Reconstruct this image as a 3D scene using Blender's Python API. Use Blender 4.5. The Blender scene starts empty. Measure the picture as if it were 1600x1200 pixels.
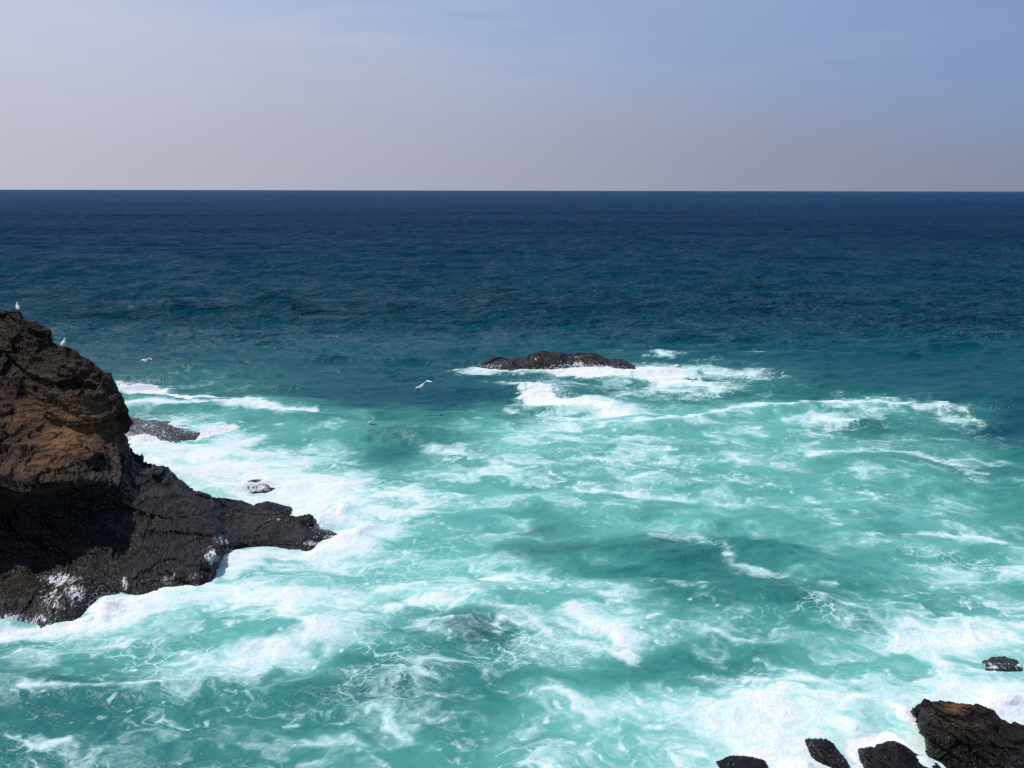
import bpy, math, random
import numpy as np
from mathutils import Matrix, Vector, noise as mnoise

# ------------------------------------------------------------------ camera
scene = bpy.context.scene
W, H, CAM_H = 1600.0, 1200.0, 18.0
LENS = 35.0
F = LENS / 36.0 * W
PITCH = math.atan((600 - 297.5) / F)
ROLL = 0.0019
_r, _u = np.array([1.0, 0, 0]), np.array([0, math.sin(PITCH), math.cos(PITCH)])
FWD = np.array([0, math.cos(PITCH), -math.sin(PITCH)])
RIGHT = _r * math.cos(ROLL) + _u * math.sin(ROLL)
UP = _u * math.cos(ROLL) - _r * math.sin(ROLL)
cam_d = bpy.data.cameras.new('camera')
cam_d.lens = LENS
cam_d.sensor_width = 36.0
cam_d.clip_start = 0.5
cam_d.clip_end = 200000.0
cam = bpy.data.objects.new('camera', cam_d)
scene.collection.objects.link(cam)
M = Matrix.Identity(4)
for i in range(3):
    M[i][0], M[i][1], M[i][2] = RIGHT[i], UP[i], -FWD[i]
M[2][3] = CAM_H
cam.matrix_world = M
scene.camera = cam

# ------------------------------------------------------------------ light
SUN_AZ = math.radians(-70)      # measured from +Y, negative = towards the left
SUN_EL = math.radians(57)
sun_d = bpy.data.lights.new('sun', 'SUN')
sun_d.energy = 3.6
sun_d.angle = math.radians(0.5)
sun_d.color = (1.0, 0.95, 0.88)
sun = bpy.data.objects.new('sun', sun_d)
scene.collection.objects.link(sun)
sdir = Vector((math.sin(SUN_AZ) * math.cos(SUN_EL), math.cos(SUN_AZ) * math.cos(SUN_EL), math.sin(SUN_EL)))
sun.rotation_euler = sdir.to_track_quat('Z', 'Y').to_euler()
scene.view_settings.view_transform = 'Standard'
scene.view_settings.look = 'None'
scene.view_settings.exposure = 0.0
scene.view_settings.gamma = 1.0


def lin(r, g, b):
    f = lambda c: (c / 255) / 12.92 if c <= 10 else (((c / 255) + 0.055) / 1.055) ** 2.4
    return (f(r), f(g), f(b), 1.0)


class Nodes:
    """small helper round a node tree"""
    def __init__(self, tree):
        self.t = tree
        tree.nodes.clear()

    def n(self, kind, **kw):
        nd = self.t.nodes.new(kind)
        for k, v in kw.items():
            setattr(nd, k, v)
        return nd

    def link(self, a, b):
        self.t.links.new(a, b)

    def put(self, sock, v):
        if isinstance(v, bpy.types.NodeSocket):
            self.t.links.new(v, sock)
        else:
            sock.default_value = v

    def math(self, op, a, b=0.0, c=0.0, clamp=False):
        nd = self.n('ShaderNodeMath', operation=op, use_clamp=clamp)
        for i, v in enumerate((a, b, c)):
            self.put(nd.inputs[i], v)
        return nd.outputs[0]

    def mix(self, fac, a, b, blend='MIX'):
        nd = self.n('ShaderNodeMix', data_type='RGBA', blend_type=blend)
        self.put(nd.inputs[0], fac)
        self.put(nd.inputs[6], a)
        self.put(nd.inputs[7], b)
        return nd.outputs[2]

    def smooth(self, v, lo, hi, a=0.0, b=1.0):
        nd = self.n('ShaderNodeMapRange', interpolation_type='SMOOTHSTEP')
        self.put(nd.inputs[0], v)
        for i, q in enumerate((lo, hi, a, b)):
            self.put(nd.inputs[i + 1], q)
        return nd.outputs[0]

    def noise(self, vec, scale, detail=4.0, rough=0.55, dist=0.0):
        nd = self.n('ShaderNodeTexNoise')
        if vec is not None:
            self.link(vec, nd.inputs['Vector'])
        nd.inputs['Scale'].default_value = scale
        nd.inputs['Detail'].default_value = detail
        nd.inputs['Roughness'].default_value = rough
        nd.inputs['Distortion'].default_value = dist
        return nd.outputs[0]

    def attr(self, name):
        return self.n('ShaderNodeAttribute', attribute_name=name).outputs['Fac']

    def mapping(self, vec, scale=(1, 1, 1), rot=(0, 0, 0)):
        nd = self.n('ShaderNodeMapping')
        self.link(vec, nd.inputs[0])
        nd.inputs['Scale'].default_value = scale
        nd.inputs['Rotation'].default_value = rot
        return nd.outputs[0]


# ------------------------------------------------------------------ sky
world = bpy.data.worlds.new("World")
scene.world = world
world.use_nodes = True
g = Nodes(world.node_tree)
out = g.n('ShaderNodeOutputWorld')
bg = g.n('ShaderNodeBackground')
sky = g.n('ShaderNodeTexSky', sky_type='NISHITA', sun_disc=False, sun_elevation=SUN_EL, sun_rotation=SUN_AZ)
sky.air_density, sky.dust_density, sky.ozone_density = 1.2, 2.0, 2.0
tc = g.n('ShaderNodeTexCoord').outputs['Generated']
sep = g.n('ShaderNodeSeparateXYZ')
g.link(tc, sep.inputs[0])
az = g.math('ARCTAN2', sep.outputs[0], sep.outputs[1])
el = g.math('ARCSINE', sep.outputs[2])
a01 = g.smooth(az, -0.75, 0.72)
wob = g.noise(tc, 5.0, 5.0, 0.5)
e01 = g.smooth(g.math('ADD', el, g.math('MULTIPLY_ADD', wob, 0.05, -0.025)), 0.0, 0.17)
low = g.mix(a01, lin(192, 193, 206), lin(127, 135, 160))
mid = g.mix(a01, lin(201, 206, 225), lin(128, 151, 190))
haze = g.mix(e01, low, mid)
# thin veil of cirrus whose upper edge falls from upper left to the right
wisp = g.noise(g.mapping(tc, (2.2, 2.2, 16.0), (0, math.radians(12), 0)), 3.2, 6.0, 0.55, 0.4)
edge = g.math('SUBTRACT', g.math('MULTIPLY_ADD', az, -0.155, 0.118), el)
edge = g.math('ADD', edge, g.math('MULTIPLY_ADD', wisp, 0.05, -0.025))
veil = g.smooth(edge, -0.05, 0.035)
blue = g.mix(a01, lin(168, 190, 230), lin(122, 150, 194))
haze = g.mix(g.math('MULTIPLY', g.math('SUBTRACT', 1.0, veil), 0.55), haze, blue)
haze = g.mix(g.math('MULTIPLY', g.smooth(wisp, 0.45, 0.75), g.math('MULTIPLY', e01, g.math('MULTIPLY_ADD', a01, -0.20, 0.22))), haze, lin(214, 212, 226))
nish = g.mix(1.0, sky.outputs[0], (0.1, 0.1, 0.1, 1), 'MULTIPLY')
up = g.smooth(el, 0.2, 0.75)
hz = g.mix(0.01, haze, nish)
sky_col = g.mix(up, hz, g.mix(0.55, nish, lin(120, 150, 210)))
g.link(sky_col, bg.inputs[0])
bg.inputs[1].default_value = 1.0
g.link(bg.outputs[0], out.inputs[0])


# ------------------------------------------------------------------ projection helpers
def ray(u, v):
    return FWD + RIGHT * ((u - 800) / F) + UP * ((600 - v) / F)


def at(u, v, Y):
    """the point at distance Y seen at photo position u, v"""
    d = ray(u, v)
    t = Y / d[1]
    return np.array([d[0] * t, Y, CAM_H + d[2] * t])


def sea(u, v, z=0.0):
    """the point of the sea (height z) seen at photo position u, v"""
    d = ray(u, v)
    t = (z - CAM_H) / d[2]
    return np.array([d[0] * t, d[1] * t, z])


def image_uv(x, y):
    """image pixel coordinates of ground points, projected through the camera"""
    px = x * RIGHT[0] + y * RIGHT[1] - CAM_H * RIGHT[2]
    py = x * UP[0] + y * UP[1] - CAM_H * UP[2]
    pz = np.maximum(x * FWD[0] + y * FWD[1] - CAM_H * FWD[2], 0.5)
    return 800 + F * px / pz, 600 - F * py / pz


# ------------------------------------------------------------------ numpy noise
_rng = np.random.default_rng(7)
_ang = _rng.random(65536).astype(np.float32) * 2 * np.pi
_GX, _GY = np.cos(_ang), np.sin(_ang)


def gnoise(x, y, seed=0):
    x = x + seed * 17.31
    y = y + seed * 9.73
    x0, y0 = np.floor(x), np.floor(y)
    fx, fy = (x - x0).astype(np.float32), (y - y0).astype(np.float32)
    xi, yi = x0.astype(np.int64), y0.astype(np.int64)
    sx = fx * fx * fx * (fx * (fx * 6 - 15) + 10)
    sy = fy * fy * fy * (fy * (fy * 6 - 15) + 10)

    def c(dx, dy):
        k = ((xi + dx) & 255) * 256 + ((yi + dy) & 255)
        return _GX[k] * (fx - dx) + _GY[k] * (fy - dy)
    a = c(0, 0) * (1 - sx) + c(1, 0) * sx
    b = c(0, 1) * (1 - sx) + c(1, 1) * sx
    return (a * (1 - sy) + b * sy) * 1.5


def fbm(x, y, octv, seed=0, gain=0.5):
    s, a, f = 0, 1.0, 1.0
    for o in range(octv):
        s = s + a * gnoise(x * f, y * f, seed + o * 3)
        a *= gain
        f *= 2.03
    return s


def sstep(x, lo, hi):
    t = np.clip((x - lo) / (hi - lo), 0, 1)
    return t * t * (3 - 2 * t)


# ------------------------------------------------------------------ object helpers
def add_mesh(name, verts, faces, mats, smooth=True, attrs=None):
    me = bpy.data.meshes.new(name)
    verts = np.asarray(verts, dtype=np.float32)
    faces = np.asarray(faces, dtype=np.int32)
    nv, nf, k = len(verts), len(faces), faces.shape[1]
    me.vertices.add(nv)
    me.vertices.foreach_set('co', verts.ravel())
    me.loops.add(nf * k)
    me.loops.foreach_set('vertex_index', faces.ravel())
    me.polygons.add(nf)
    me.polygons.foreach_set('loop_start', np.arange(0, nf * k, k, dtype=np.int32))
    me.polygons.foreach_set('loop_total', np.full(nf, k, dtype=np.int32))
    me.update(calc_edges=True)
    me.polygons.foreach_set('use_smooth', np.full(nf, smooth, dtype=bool))
    for an, av in (attrs or {}).items():
        at_ = me.attributes.new(an, 'FLOAT', 'POINT')
        at_.data.foreach_set('value', np.asarray(av, dtype=np.float32).ravel())
    for m in (mats if isinstance(mats, (list, tuple)) else [mats]):
        me.materials.append(m)
    ob = bpy.data.objects.new(name, me)
    scene.collection.objects.link(ob)
    return ob


def tag(o, label=None, cat=None, group=None, kind=None):
    if label:
        o['label'] = label
    if cat:
        o['category'] = cat
    if group:
        o['group'] = group
    if kind:
        o['kind'] = kind
    return o


def grid_faces(nr, nc):
    i = np.arange(nr * nc).reshape(nr, nc)
    return np.stack([i[:-1, :-1], i[:-1, 1:], i[1:, 1:], i[1:, :-1]], -1).reshape(-1, 4)


# ------------------------------------------------------------------ water material
def water_material():
    m = bpy.data.materials.new('sea_water')
    m.use_nodes = True
    g = Nodes(m.node_tree)
    out = g.n('ShaderNodeOutputMaterial')
    geo = g.n('ShaderNodeNewGeometry')
    pos = geo.outputs['Position']
    aer, foam, deep, dark = g.attr('aeration'), g.attr('foam'), g.attr('depth'), g.attr('seabed')
    # body colour: navy offshore, teal nearer, turquoise where full of bubbles
    big = g.noise(g.mapping(pos, (0.004, 0.012, 1)), 1.0, 3.0)
    sea_c = g.mix(g.smooth(g.math('ADD', deep, g.math('MULTIPLY_ADD', big, 0.3, -0.15)), 0.0, 0.5), (0.001, 0.064, 0.092, 1), (0.003, 0.050, 0.126, 1))
    sea_c = g.mix(g.smooth(deep, 0.4, 1.0), sea_c, (0.008, 0.066, 0.175, 1))
    c = g.mix(g.smooth(aer, 0.0, 0.5), sea_c, (0.035, 0.20, 0.178, 1))
    c = g.mix(g.smooth(aer, 0.35, 0.8), c, (0.145, 0.44, 0.39, 1))
    c = g.mix(g.smooth(aer, 0.7, 1.05), c, (0.32, 0.67, 0.61, 1))
    c = g.mix(dark, c, (0.022, 0.05, 0.048, 1))
    # bubbles: torn edges and lace in the half-covered parts
    fb = g.noise(pos, 4.5, 5.0, 0.68)
    half = g.math('MULTIPLY', foam, g.math('SUBTRACT', 1.0, foam))
    warp = g.n('ShaderNodeTexNoise')
    g.link(pos, warp.inputs['Vector'])
    warp.inputs['Scale'].default_value = 0.5
    warp.inputs['Detail'].default_value = 4.0
    wv = g.n('ShaderNodeVectorMath', operation='MULTIPLY_ADD')
    g.link(warp.outputs['Color'], wv.inputs[0])
    wv.inputs[1].default_value = (2.6, 2.6, 0.0)
    g.link(pos, wv.inputs[2])
    lace = None
    for sc_, wd in ((0.6, 0.06), (1.6, 0.085)):
        vo = g.n('ShaderNodeTexVoronoi', feature='DISTANCE_TO_EDGE', voronoi_dimensions='2D')
        g.link(g.mapping(wv.outputs[0], (1.0, 1.35, 1.0)), vo.inputs['Vector'])
        vo.inputs['Scale'].default_value = sc_
        l_ = g.smooth(g.math('ADD', vo.outputs['Distance'], g.math('MULTIPLY_ADD', fb, 0.24, -0.12)), 0.0, wd, 1.0, 0.0)
        lace = l_ if lace is None else g.math('MAXIMUM', lace, g.math('MULTIPLY', l_, 0.8))
    lace = g.math('MULTIPLY', lace, g.attr('lace'))
    foam = g.math('ADD', foam, g.math('MULTIPLY', half, g.math('MULTIPLY_ADD', fb, 2.8, -1.4)), clamp=True)
    foam = g.math('MAXIMUM', foam, g.math('MULTIPLY', lace, 0.50))
    c = g.mix(g.smooth(foam, 0.0, 0.65), c, (0.47, 0.69, 0.645, 1))
    c = g.mix(g.smooth(foam, 0.42, 1.0), c, (0.77, 0.78, 0.78, 1))
    # ripples
    rip1 = g.noise(g.mapping(pos, (0.55, 1.0, 1.0), (0, 0, 0.25)), 1.5, 5.0, 0.6, 0.3)
    ra = g.noise(g.mapping(pos, (0.17, 0.26, 1.0), (0, 0, -0.15)), 1.5, 4.0, 0.65, 0.2)
    rb = g.noise(g.mapping(pos, (0.035, 0.045, 1.0), (0, 0, 0.1)), 1.5, 5.0, 0.7, 0.2)
    rip2 = g.math('ADD', ra, g.math('MULTIPLY', g.math('MULTIPLY', rb, 6.0), g.smooth(deep, 0.15, 0.55)))
    bu1 = g.n('ShaderNodeBump')
    g.put(bu1.inputs['Height'], rip1)
    bu1.inputs['Distance'].default_value = 0.35
    g.put(bu1.inputs['Strength'], g.smooth(aer, 0.1, 0.7, 0.9, 0.36))
    bu2 = g.n('ShaderNodeBump')
    g.put(bu2.inputs['Height'], rip2)
    bu2.inputs['Distance'].default_value = 6.0
    g.put(bu2.inputs['Strength'], g.smooth(deep, 0.0, 0.12, 0.0, 1.0))
    g.link(bu1.outputs[0], bu2.inputs['Normal'])
    fo = g.noise(pos, 7.0, 4.0, 0.6)
    bu3 = g.n('ShaderNodeBump')
    g.put(bu3.inputs['Height'], fo)
    bu3.inputs['Distance'].default_value = 0.14
    g.put(bu3.inputs['Strength'], g.math('MULTIPLY', foam, 0.38))
    g.link(bu2.outputs[0], bu3.inputs['Normal'])
    # rough-sea reflection: the mean over wave facets never reaches a full mirror at grazing angles
    lw = g.n('ShaderNodeLayerWeight')
    lw.inputs['Blend'].default_value = 0.5
    g.link(bu3.outputs[0], lw.inputs['Normal'])
    fr = g.math('POWER', lw.outputs['Facing'], 5.0)
    fr = g.math('MULTIPLY_ADD', fr, g.math('ADD', g.smooth(deep, 0.0, 0.4, 0.30, 0.14), g.smooth(deep, 0.40, 1.0, 0.0, 0.20)), 0.015)
    fr = g.math('MULTIPLY', fr, g.smooth(foam, 0.0, 0.7, 1.0, 0.1))
    # wind: ruffled and slick streaks, cat's paws
    w1 = g.noise(g.mapping(pos, (0.0035, 0.010, 1), (0, 0, 0.06)), 1.0, 5.0, 0.6)
    w2 = g.noise(g.mapping(pos, (0.22, 0.055, 1), (0, 0, 0.03)), 1.0, 4.0, 0.65)
    wind = g.math('ADD', g.smooth(w1, 0.3, 0.7, -0.45, 0.75), g.smooth(w2, 0.35, 0.68, -0.6, 1.25))
    fr = g.math('MULTIPLY', fr, g.math('MULTIPLY_ADD', wind, g.smooth(deep, 0.0, 0.12), 1.0))
    dif = g.n('ShaderNodeBsdfDiffuse')
    glo = g.n('ShaderNodeBsdfGlossy')
    g.link(c, dif.inputs['Color'])
    g.put(glo.inputs['Roughness'], g.math('ADD', g.smooth(foam, 0.0, 0.6, 0.24, 0.6), g.smooth(deep, 0.0, 0.15, 0.0, -0.1)))
    for nd in (dif, glo):
        g.link(bu3.outputs[0], nd.inputs['Normal'])
    mx = g.n('ShaderNodeMixShader')
    g.link(fr, mx.inputs[0])
    g.link(dif.outputs[0], mx.inputs[1])
    g.link(glo.outputs[0], mx.inputs[2])
    g.link(mx.outputs[0], out.inputs[0])
    return m


# ------------------------------------------------------------------ the sea
CU = np.arange(0, 1700, 100)
CV = np.array([520, 560, 590, 620, 645, 670, 700, 730, 770, 810, 850, 890, 930, 970, 1010, 1060, 1110, 1160, 1230])
AER = np.array([
    [.08, .08, .08, .08, .08, .08, .08, .08, .08, .08, .08, .08, .08, .06, .04, .03, .02],
    [.08, .08, .08, .09, .09, .08, .08, .08, .09, .14, .18, .16, .12, .10, .06, .05, .05],
    [.16, .16, .20, .26, .22, .12, .08, .10, .16, .30, .34, .32, .28, .15, .10, .08, .08],
    [.34, .34, .30, .28, .24, .12, .07, .07, .18, .34, .38, .36, .30, .24, .26, .14, .08],
    [.72, .72, .66, .62, .56, .50, .36, .36, .52, .62, .66, .62, .68, .70, .56, .34, .08],
    [.75, .75, .72, .70, .64, .60, .46, .50, .72, .72, .68, .64, .72, .68, .50, .46, .14],
    [.90, .90, .90, .86, .80, .64, .46, .52, .74, .68, .66, .64, .70, .64, .54, .52, .32],
    [.92, .92, .92, .90, .88, .80, .56, .60, .70, .66, .66, .66, .68, .64, .56, .48, .40],
    [.92, .92, .92, .95, .92, .88, .76, .68, .68, .66, .66, .66, .68, .66, .62, .56, .48],
    [.90, .90, .90, .90, .90, .86, .74, .72, .60, .62, .66, .68, .64, .64, .62, .60, .54],
    [.85, .85, .85, .85, .88, .78, .70, .72, .58, .44, .46, .42, .46, .60, .64, .62, .60],
    [.75, .75, .75, .78, .84, .78, .78, .82, .68, .50, .40, .40, .44, .54, .60, .62, .62],
    [.70, .70, .72, .70, .84, .74, .80, .84, .78, .64, .52, .42, .40, .46, .58, .60, .60],
    [.64, .66, .70, .68, .72, .78, .62, .54, .62, .74, .64, .58, .56, .54, .56, .66, .70],
    [.56, .56, .60, .62, .70, .66, .58, .42, .54, .70, .58, .46, .50, .62, .70, .80, .80],
    [.46, .42, .46, .50, .48, .42, .42, .42, .48, .54, .50, .50, .64, .78, .78, .76, .78],
    [.36, .32, .36, .44, .42, .42, .42, .46, .60, .74, .78, .78, .84, .88, .88, .90, .90],
    [.36, .32, .36, .40, .42, .46, .50, .54, .64, .72, .76, .80, .90, .95, .95, .95, .95],
    [.36, .34, .36, .40, .42, .46, .50, .54, .62, .68, .74, .80, .90, .95, .95, .95, .95]])
FOAM = np.array([
    [0] * 17,
    [0, 0, 0, .05, .02, 0, 0, .02, .05, .05, .15, .10, .02, 0, 0, 0, 0],
    [.1, .2, .15, .12, .08, 0, 0, .08, .15, .25, .30, .28, .12, 0, 0, 0, 0],
    [.2, .2, .10, .08, .05, 0, 0, 0, .15, .22, .26, .26, .12, .10, .10, .04, 0],
    [.5, .5, .30, .22, .20, .10, .05, .06, .22, .32, .30, .24, .30, .36, .30, .22, 0],
    [.8, .8, .62, .46, .34, .20, .08, .10, .32, .34, .30, .26, .30, .34, .26, .24, .04],
    [.9, .9, .86, .72, .56, .28, .08, .14, .36, .36, .36, .30, .28, .30, .26, .24, .08],
    [.9, .9, .90, .80, .74, .50, .14, .24, .34, .36, .38, .34, .28, .28, .24, .24, .10],
    [.9, .9, .90, .84, .78, .74, .46, .22, .28, .28, .34, .30, .26, .26, .26, .22, .16],
    [.9, .9, .90, .84, .80, .76, .36, .26, .20, .24, .28, .30, .24, .24, .24, .22, .20],
    [.8, .8, .80, .78, .76, .60, .26, .34, .16, .06, .10, .10, .10, .20, .26, .26, .26],
    [.5, .5, .54, .60, .66, .46, .40, .48, .38, .16, .06, .06, .12, .20, .26, .30, .34],
    [.4, .4, .50, .50, .72, .44, .48, .56, .46, .32, .28, .18, .10, .14, .28, .30, .30],
    [.36, .42, .50, .42, .54, .56, .40, .28, .46, .52, .36, .32, .34, .28, .28, .46, .52],
    [.30, .34, .36, .42, .58, .44, .36, .18, .36, .46, .34, .20, .22, .34, .46, .78, .84],
    [.32, .36, .38, .36, .36, .34, .36, .30, .28, .30, .26, .30, .44, .54, .58, .60, .66],
    [.30, .32, .34, .30, .30, .30, .32, .30, .32, .40, .42, .60, .84, .88, .84, .90, .90],
    [.34, .30, .30, .30, .30, .30, .30, .30, .34, .46, .54, .74, .95, 1, 1, 1, 1],
    [.34, .30, .30, .30, .34, .34, .34, .36, .38, .48, .56, .72, .95, 1, 1, 1, 1]])


def lattice(A, u, v):
    """smooth interpolation of a value grid laid out in image pixels"""
    uu = np.clip(u / 100.0, 0, 15.999)
    k = np.interp(v, CV, np.arange(len(CV)))
    k = np.clip(k, 0, len(CV) - 1.001)
    i0, j0 = np.floor(uu).astype(int), np.floor(k).astype(int)
    fu, fv = uu - i0, k - j0
    fu, fv = fu * fu * (3 - 2 * fu), fv * fv * (3 - 2 * fv)
    a = A[j0, i0] * (1 - fu) + A[j0, i0 + 1] * fu
    b = A[j0 + 1, i0] * (1 - fu) + A[j0 + 1, i0 + 1] * fu
    return a * (1 - fv) + b * fv


def build_sea():
    # rows: dense over the bay, stretching to the horizon; columns fan out
    vr = np.concatenate([np.arange(1340, 700, -1.15), np.arange(700, 303, -0.9)])
    Y = np.array([sea(800, v)[1] for v in vr])
    Y = np.concatenate([[-300, -60, 0, 12, 19], Y, [5200, 8000, 14000, 30000, 120000]])
    s = np.concatenate([-np.geomspace(7, 0.70, 22), np.linspace(-0.68, 0.68, 1330), np.geomspace(0.70, 7, 22)])
    Yb = np.maximum(Y, 24.0)
    X = (s[None, :] * Yb[:, None]).astype(np.float64)
    YY = np.repeat(Y[:, None], len(s), 1)
    nr, nc = X.shape
    rowgap = np.gradient(Y)
    rowgap[:6] = 5
    u, v = image_uv(X, np.maximum(YY, 20))  # image pixel coordinates of every sea vertex
    near = (YY > 15) & (YY < 260)
    # ---- fields looked up by image pixel, wobbled so that they follow the turbulence
    wx = fbm(X / 7.0, YY / 7.0, 3, 1)
    wy = fbm(X / 7.0, YY / 7.0, 3, 21)
    loc = np.clip(YY / 60.0, 0.5, 2)
    uw, vw = u + wx * 38 / loc, v + wy * 14 / loc
    inside = sstep(v, 500, 560)
    aer = lattice(AER, uw, vw) * inside
    foam = lattice(FOAM, uw, vw) * inside * 0.9
    dark = np.zeros_like(X)

    def blob(cu, cv, ru, rv, rot=0.0, wob=1.0):
        """soft patch lying on the sea, centred on the image pixel, rotated"""
        du, dv = (u + (uw - u) * wob * 0.6) - cu, (v + (vw - v) * wob * 0.6) - cv
        c, s_ = math.cos(math.radians(rot)), math.sin(math.radians(rot))
        p, q = (du * c + dv * s_) / ru, (-du * s_ + dv * c) / rv
        return np.exp(-(p * p + q * q))

    def stroke(pts, width, wob=0.5):
        """soft line lying on the sea through image pixels"""
        du, dv = u + (uw - u) * wob, v + (vw - v) * wob
        best = np.full(X.shape, 1e9)
        for (x0, y0), (x1, y1) in zip(pts[:-1], pts[1:]):
            lx, ly = x1 - x0, y1 - y0
            t = np.clip(((du - x0) * lx + (dv - y0) * ly) / (lx * lx + ly * ly), 0, 1)
            d = np.hypot((du - x0 - t * lx) * 0.6, dv - y0 - t * ly)
            best = np.minimum(best, d)
        return np.exp(-(best / width) ** 2)

    for a in WHITE:
        foam = foam + a[5] * blob(*a[:5])
    for a in TURQ:
        aer = aer + a[5] * blob(*a[:5])
    for a in DARK:
        dark = np.maximum(dark, a[5] * blob(*a[:5]))
        foam = foam * (1 - 0.6 * a[5] * blob(*a[:5]))
    for pts, w, amp in LINES:
        foam = foam + amp * stroke(pts, w)
    foam = np.clip(foam, 0, 1.4)

    # ---- foam texture: torn sheets, milky streaks, thin veins
    wx2 = fbm(X / 2.2, YY / 2.2, 3, 41)
    wy2 = fbm(X / 2.2, YY / 2.2, 3, 61)
    xa, ya = X + wx2 * 1.1, YY + wy2 * 1.3
    n_soft = fbm(xa / 4.2, ya / 3.0, 4, 5)
    n_tear = fbm(xa / 1.6, ya / 1.1, 5, 9, 0.6)
    sheet = sstep(foam + 0.36 * n_tear + 0.18 * n_soft, 0.72, 1.6)
    milk = sstep(foam + 0.42 * n_soft + 0.16 * n_tear, 0.12, 0.98) * 0.70
    xb, yb = X + wx2 * 0.6 + wx * 0.8, YY + wy2 * 0.6 + wy * 0.8
    v1 = 1 - np.abs(fbm(xb / 3.2, yb / 1.9, 4, 13, 0.6)) * 4.0
    v2 = 1 - np.abs(fbm(xb / 1.3, yb / 0.9, 4, 17, 0.6)) * 3.4
    gate = sstep(gnoise(X / 5.5, YY / 4.5, 77) + foam * 1.3, 0.05, 0.75)
    vein = (np.clip(v1, 0, 1) ** 2 * 0.7 + np.clip(v2, 0, 1) ** 2 * 0.5) * (0.45 + 0.55 * sstep(n_tear, -0.3, 0.5))
    vein = vein * gate * sstep(foam, 0.10, 0.42) * 0.75
    lace = sstep(gnoise(X / 6.5, YY / 4.5, 91) + 0.5 * n_soft + foam * 1.4, 0.25, 0.95) * sstep(foam, 0.08, 0.35)
    speck = sstep(gnoise(X / 0.42, YY / 0.5, 31) + 0.5 * n_tear, 0.62, 0.95) * sstep(foam, 0.1, 0.4) * 0.5
    sheet = sheet * sstep(foam, 0.02, 0.12)
    milk = milk * sstep(foam, 0.02, 0.12)
    f = 1 - (1 - sheet) * (1 - np.clip(milk, 0, 1)) * (1 - np.clip(vein * 0.8, 0, 1)) * (1 - speck)
    for (cu, cv, ru, rv, rot, amp) in SOLID:
        f = np.maximum(f, sstep(amp * blob(cu, cv, ru, rv, rot) + 0.22 * n_tear, 0.35, 0.62))
    f = np.clip(f, 0, 1)
    aer = aer + 0.10 * n_soft * sstep(aer, 0.15, 0.5)
    aer = np.clip(aer, 0, 1.1)

    # ---- waves
    rnd = random.Random(4)
    Z = np.zeros_like(X)
    DX = np.zeros_like(X)
    DY = np.zeros_like(X)
    offshore = sstep(YY, 80, 125)
    grp = 0.75 + 0.5 * gnoise(X / 30, YY / 22, 55)
    for k in range(64):
        lam = 0.7 * (26.0 / 0.7) ** (k / 63.0) * rnd.uniform(0.9, 1.1)
        th = math.radians(rnd.gauss(-98, 24))
        kx, ky = math.cos(th) * 2 * math.pi / lam, math.sin(th) * 2 * math.pi / lam
        amp = 0.0100 * lam ** 0.85
        if lam > 9:
            amp *= 0.55
        ph = kx * X + ky * YY + rnd.uniform(0, 6.28) + (wx * 0.9 if lam > 3 else 0)
        fade = sstep(lam / rowgap, 1.7, 3.8)[:, None]
        calm = 1 - 0.62 * sstep(aer, 0.32, 0.75) * (1.0 if lam < 5 else 0.45)
        a = amp * fade * calm * grp * (1 + (0.8 * offshore if 1.2 < lam < 9 else 0))
        Z += a * np.cos(ph)
        sn = a * np.sin(ph) * 0.55
        DX -= math.cos(th) * sn
        DY -= math.sin(th) * sn
    Z = np.where(YY < 12, 0, Z)
    # single crests rolling in: height, half length towards us, half length behind
    for pts, hgt, wf, wb in CRESTS:
        P = np.array([sea(*p)[:2] for p in pts])
        o = np.argsort(P[:, 0])
        yc = np.interp(X, P[o, 0], P[o, 1]) + wx * 0.5
        endx = sstep(X, P[o[0], 0] - 2.5, P[o[0], 0] + 2.5) * (1 - sstep(X, P[o[-1], 0] - 3.0, P[o[-1], 0] + 3.0))
        d = YY - yc
        Z += hgt * endx * np.where(d < 0, np.exp(-(d / wf) ** 2), np.exp(-(d / wb) ** 2)) * (1 + (0.35 * wx2 if wb < 5 else 0.25 * wx))
    # heaped foam
    Z += near * (sheet * 0.03 * (n_tear + 0.6) + 0.07 * f * n_soft * sstep(aer, .3, .7))
    for (cu, cv, ru, rv, rot, amp) in HEAPS:
        b_ = blob(cu, cv, ru, rv, rot, 0.6)
        Z += b_ * amp * 0.75 * np.clip(0.7 + 0.12 * n_tear + 0.45 * n_soft + 0.3 * wx2, 0, 2)
    deep = np.clip(np.log(np.maximum(YY, 100) / 100.0) / math.log(30.0), 0, 1)
    co = np.stack([X + DX, YY + DY, Z], -1).reshape(-1, 3)
    ob = add_mesh('sea_water', co, grid_faces(nr, nc), water_material(), True,
                  {'aeration': aer, 'foam': f, 'lace': lace, 'depth': deep, 'seabed': np.clip(dark * (0.75 + 0.5 * n_soft + 0.3 * n_tear), 0, 1)})
    tag(ob, kind='structure')
    return ob


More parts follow.
